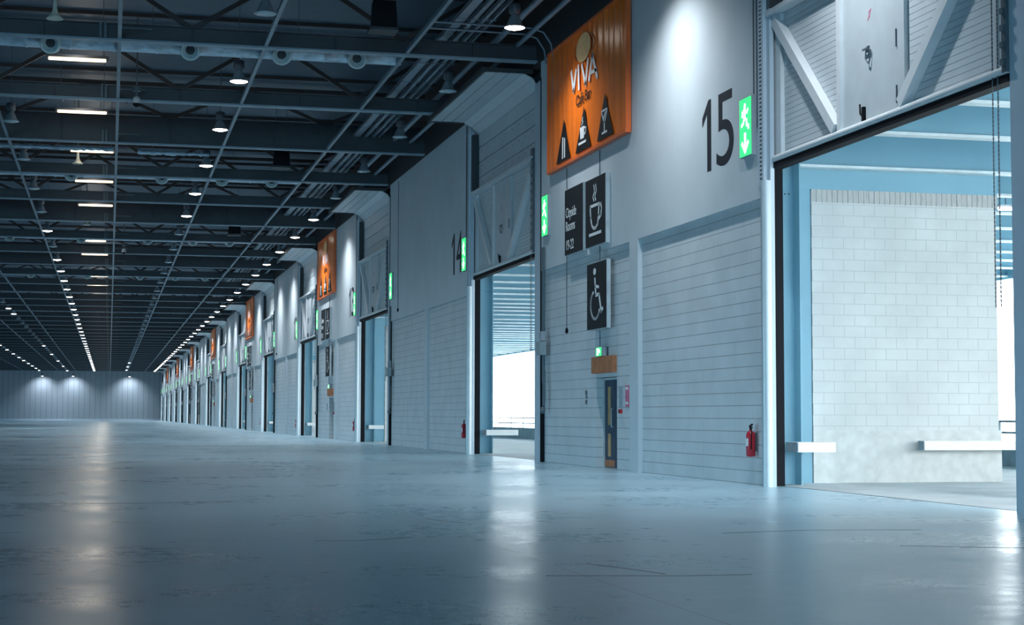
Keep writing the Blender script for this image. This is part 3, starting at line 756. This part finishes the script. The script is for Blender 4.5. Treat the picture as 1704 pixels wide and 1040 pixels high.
def signed_bay(k):
    D = BAY*k
    q = ['nearest', 'second nearest', 'third nearest', 'fourth nearest', 'fifth nearest', 'sixth nearest', 'farthest']
    nm = q[min(6, k//2)]
    banner(36.87+D, f'orange café bar banner with black peaks and icons, {nm} of the row of banners')
    P = -.010
    r, W_, H_ = sign_board('meeting_room_sign', 40.60+D, 42.35+D, 5.42, 7.15, f'charcoal sign reading Cityside Rooms 19-22, under the {nm} orange banner')
    for i, s_ in enumerate(('Cityside', 'Rooms')):
        text('sign_lettering', s_, 'white', .37, (P, W_-.12, .98-.35*i), r, .88, .95, .002)
    text('sign_lettering', '19-22', 'white', .37, (P, W_-.12, .14), r, .95, .95, .002)
    r, W_, H_ = sign_board('cup_sign', 38.62+D, 40.36+D, 5.42, 7.12, f'charcoal sign with a white steaming cup, under the {nm} orange banner')
    s_ = MB(); c = W_/2
    s_.stroke([(c+.35, 1.02)]+arc(c, .62, .33, .30, 200, 340, 10)[::1]+[(c-.35, 1.02)], .07, P, .006, closed=True) if False else None
    s_.stroke([(c+.42, 1.0), (c+.38, .72), (c+.28, .52), (c+.12, .44), (c-.06, .44), (c-.22, .52), (c-.30, .72), (c-.34, 1.0)], .075, P, .006, closed=True)
    s_.stroke([(c-.34, .98), (c-.50, .98), (c-.56, .86), (c-.50, .70), (c-.32, .64)], .07, P, .006)
    s_.stroke([(c+.50, .30), (c-.50, .30)], .075, P, .006)
    s_.stroke([(c+.10, 1.12), (c+.18, 1.22), (c+.04, 1.34), (c+.10, 1.50)], .045, P, .006); s_.stroke([(c-.06, 1.12), (c+.02, 1.22), (c-.12, 1.34), (c-.06, 1.50)], .045, P, .006)
    s_.build('cup_pictogram', 'white', r)
    r, W_, H_ = sign_board('wheelchair_sign', 38.54+D, 40.24+D, 3.37, 5.02, f'charcoal sign with a white wheelchair user, under the {nm} orange banner')
    s_ = MB(); c = W_/2
    s_.poly(arc(c+.14, 1.42, .11, .085, 0, 360, 16)[:-1], P, .006)
    s_.stroke([(c+.12, 1.24), (c+.04, .84), (c-.24, .84), (c-.42, .42), (c-.54, .48)], .085, P, .006)
    s_.stroke([(c+.08, 1.06), (c-.20, 1.02)], .07, P, .006)
    s_.stroke(arc(c+.10, .60, .40, .34, 65, -155, 18), .07, P, .006)
    s_.build('wheelchair_pictogram', 'white', r)
    # doorway
    if k < 8:
        r = empty(f'door_{16+k//2}', (0, 38.38+D, 0), kind='structure')
        fr = MB().box(11.86, 11.95, -.01, .04, 0, 2.2).box(11.86, 11.95, 1.67, 1.72, 0, 2.2).box(11.86, 11.95, -.01, 1.72, 2.15, 2.2)
        fr.build('frame', 'sign_edge', r)
        lf = MB().box(11.90, 11.945, .84, 1.66, 0.02, 2.15).build('leaf', 'doorgrey', r)
        MB().box(11.892, 11.901, 1.16, 1.38, 1.05, 1.98).build('vision_panel', 'amber', lf); MB().box(11.892, 11.901, 1.16, 1.38, .28, .84).build('vision_panel', 'amber', lf)
        MB().box(11.892, 11.90, .84, 1.66, .03, .2).build('kick_plate', 'wood', lf)
        MB().tube([(11.90, .95, 1.0), (11.85, .95, 1.0), (11.85, .95, 1.45), (11.90, .95, 1.45)], .014, 8).build('pull_handle', 'bright', lf)
        l2 = MB().box(11.90, 11.945, .04, .83, 0.02, 2.15).build('leaf', 'doorgrey', r)
        MB().box(11.892, 11.901, .3, .52, 1.05, 1.98).build('vision_panel', 'amber', l2)
        hs = MB().box(UX-.02, WX, -.02, 1.75, 2.31, 2.71).build('overdoor_sign', 'wood'); hs.location = (0, 38.40+D, 0)
        tag(hs, f'orange-brown board over the small grey door under the {nm} orange banner', 'sign', 'boards over the small doors')
        e_ = empty('door_exit_light', (UX, 39.1+D, 2.72), f'small green exit light on the board under the {nm} orange banner', 'exit sign', 'small exit lights over doors')
        MB().box(-.02, .06, -.02, .62, 0, .22).build('case', 'exit_box', e_); MB().box(-.03, -.02, .18, .60, .01, .21).build('green_face', 'green', e_)
        MB().stroke([(.50, .04), (.50, .18)], .05, -.029, .005).stroke([(.40, .04), (.40, .18)], .05, -.029, .005).stroke([(.28, .10), (.34, .16)], .05, -.029, .005).build('lit_symbols', 'green_lit', e_)
        if k < 3:
            o = MB().box(0, .02, 0, .28, 0, .50).build('wall_notice', 'notice', None, (WX-.02, 37.88+D, 1.47)); tag(o, f'grey notice beside the small door under the {nm} orange banner', 'notice', 'notices by the small doors')
            o = MB().box(0, .02, 0, .24, 0, .50).box(-.003, 0, .03, .21, .40, .46, 1).box(-.003, 0, .03, .21, .06, .12, 1).build('fire_notice', ['pink', 'white'], None, (WX-.02, 37.40+D, 1.48)); tag(o, f'pink fire notice beside the small door under the {nm} orange banner', 'notice', 'notices by the small doors')
            r = empty('fire_call_point', (WX-.06, 37.94+D, 1.33), f'small red fire call point under the grey notice, by the {nm} small door', 'call point', 'fire call points')
            MB().box(0, .06, 0, .14, 0, .10).build('case', 'red', r); MB().box(-.004, 0, .03, .11, .025, .075).build('glass', 'black', r)
            o = MB().torus((-.01, .1, .35), (1, 0, 0), .06, .012, 16, 6).torus((-.01, .1, .12), (1, 0, 0), .05, .012, 16, 6).cyl((-.02, .1, .24), (0.012, .1, .24), .03, 12).build('round_symbols', 'conduit', None, (WX-.012, 40.85+D, 1.5))
            tag(o, f'small round dark symbols on the blockwork left of the {nm} small grey door', 'wall marks', 'round marks on the blockwork')
        c_ = MB().cyl((UX-.03, 39.35+D, 7.76), (UX-.03, 39.35+D, 7.14), .014, 6).build('sign_cable', 'conduit')
        MB().cyl((UX-.03, 39.35+D, 5.40), (UX-.03, 39.35+D, 5.04), .014, 6).build('lower_length', 'conduit', c_)
        MB().cyl((UX-.03, 39.35+D, 3.35), (UX-.03, 39.35+D, 2.96), .014, 6).build('lower_length', 'conduit', c_); tag(c_, f'thin cable joining the charcoal signs under the {nm} orange banner', 'cable', 'cables behind the signs')
for k in range(0, NB-1, 2): signed_bay(k)

# ------------------------------------------------------------------ outside: canopy, upstand and railing
offs = [23.4, 26.35, 30.2, 33.2, 36.1, 39.0, 41.9, 44.6, 47.0]
cb = empty('canopy_beam', (0, 0, 0))
MB().box(12.05, 30, -.012, .012, 6.12, 6.86).build('web', 'canopy', cb)
MB().box(12.05, 30, -.13, .13, 6.07, 6.12).build('bottom_flange', 'canopy_fl', cb)
cf = False; idx = 0
for k in range(-1, 8):
    for o_ in offs:
        Y = o_+BAY*k
        if Y < 12 or Y > 215: continue
        if not cf: o = cb; o.location = (0, Y, 0); cf = True
        else: o = dup(cb, (0, Y, 0))
        dn = 'nearest' if Y < 48 else 'second' if Y < 110 else 'far'
        if Y < 31: lab = f'blue canopy beam with lit lower flange outside the nearest loading door, {ORD[idx]} from the camera'
        elif Y < 54: lab = 'blue canopy beam with lit flange seen beyond the pale block wall'
        elif Y < 120: lab = 'blue canopy beam with lit flange seen through the second loading door'
        else: lab = 'distant blue canopy beam outside the farther loading doors'
        gr = 'near canopy beams' if Y < 31 else 'canopy beams beyond the block wall' if Y < 54 else 'canopy beams through the second door' if Y < 120 else 'distant canopy beams'
        tag(o, lab, 'beam', gr); idx += 1
structure(MB().box(12.0, 30.2, 10, 430, 6.87, 7.0).box(29.95, 30.2, 10, 430, 6.0, 7.0).build('ceiling_canopy', 'canopy'))
for i, (x, Y) in enumerate(((20.2, 34.6), (20.0, 92.0), (19.6, 112.0))):
    r = empty('canopy_light', (x, Y, 6.0), ['strip light under the canopy beyond the block wall', 'strip light under the canopy seen through the second loading door', 'farther strip light under the canopy seen through the second loading door'][i], 'strip light', 'canopy lights')
    MB().box(-.6, .6, -.06, .06, .04, .09).build('fixture', 'lamp_r', r); MB().cyl((-.58, 0, 0), (.58, 0, 0), .04, 10).build('tube', 'lamp_on', r)
    MB().cyl((-.4, 0, .08), (-.4, 0, .9), .012, 6).cyl((.4, 0, .08), (.4, 0, .9), .012, 6).build('hanger', 'conduit', r)
# hose of bolts on the lintel beam
structure(MB().box(22.5, 22.75, 10, 430, -.01, .60).build('wall_upstand', 'upstand'))
r = empty('guard_railing', (22.62, 10, .6), 'pale metal guard railing on the low wall across the yard', 'railing')
MB().cyl((0, 0, .55), (0, 205, .55), .03, 8).cyl((0, 0, .26), (0, 205, .26), .03, 8).build('rail', 'upstand', r)
for i in range(52):
    MB().box(-.02, .02, -.03, .03, 0, .58).build('post', 'upstand', r, (0, 1+i*2.9, 0))
S.view_layers[0].update()
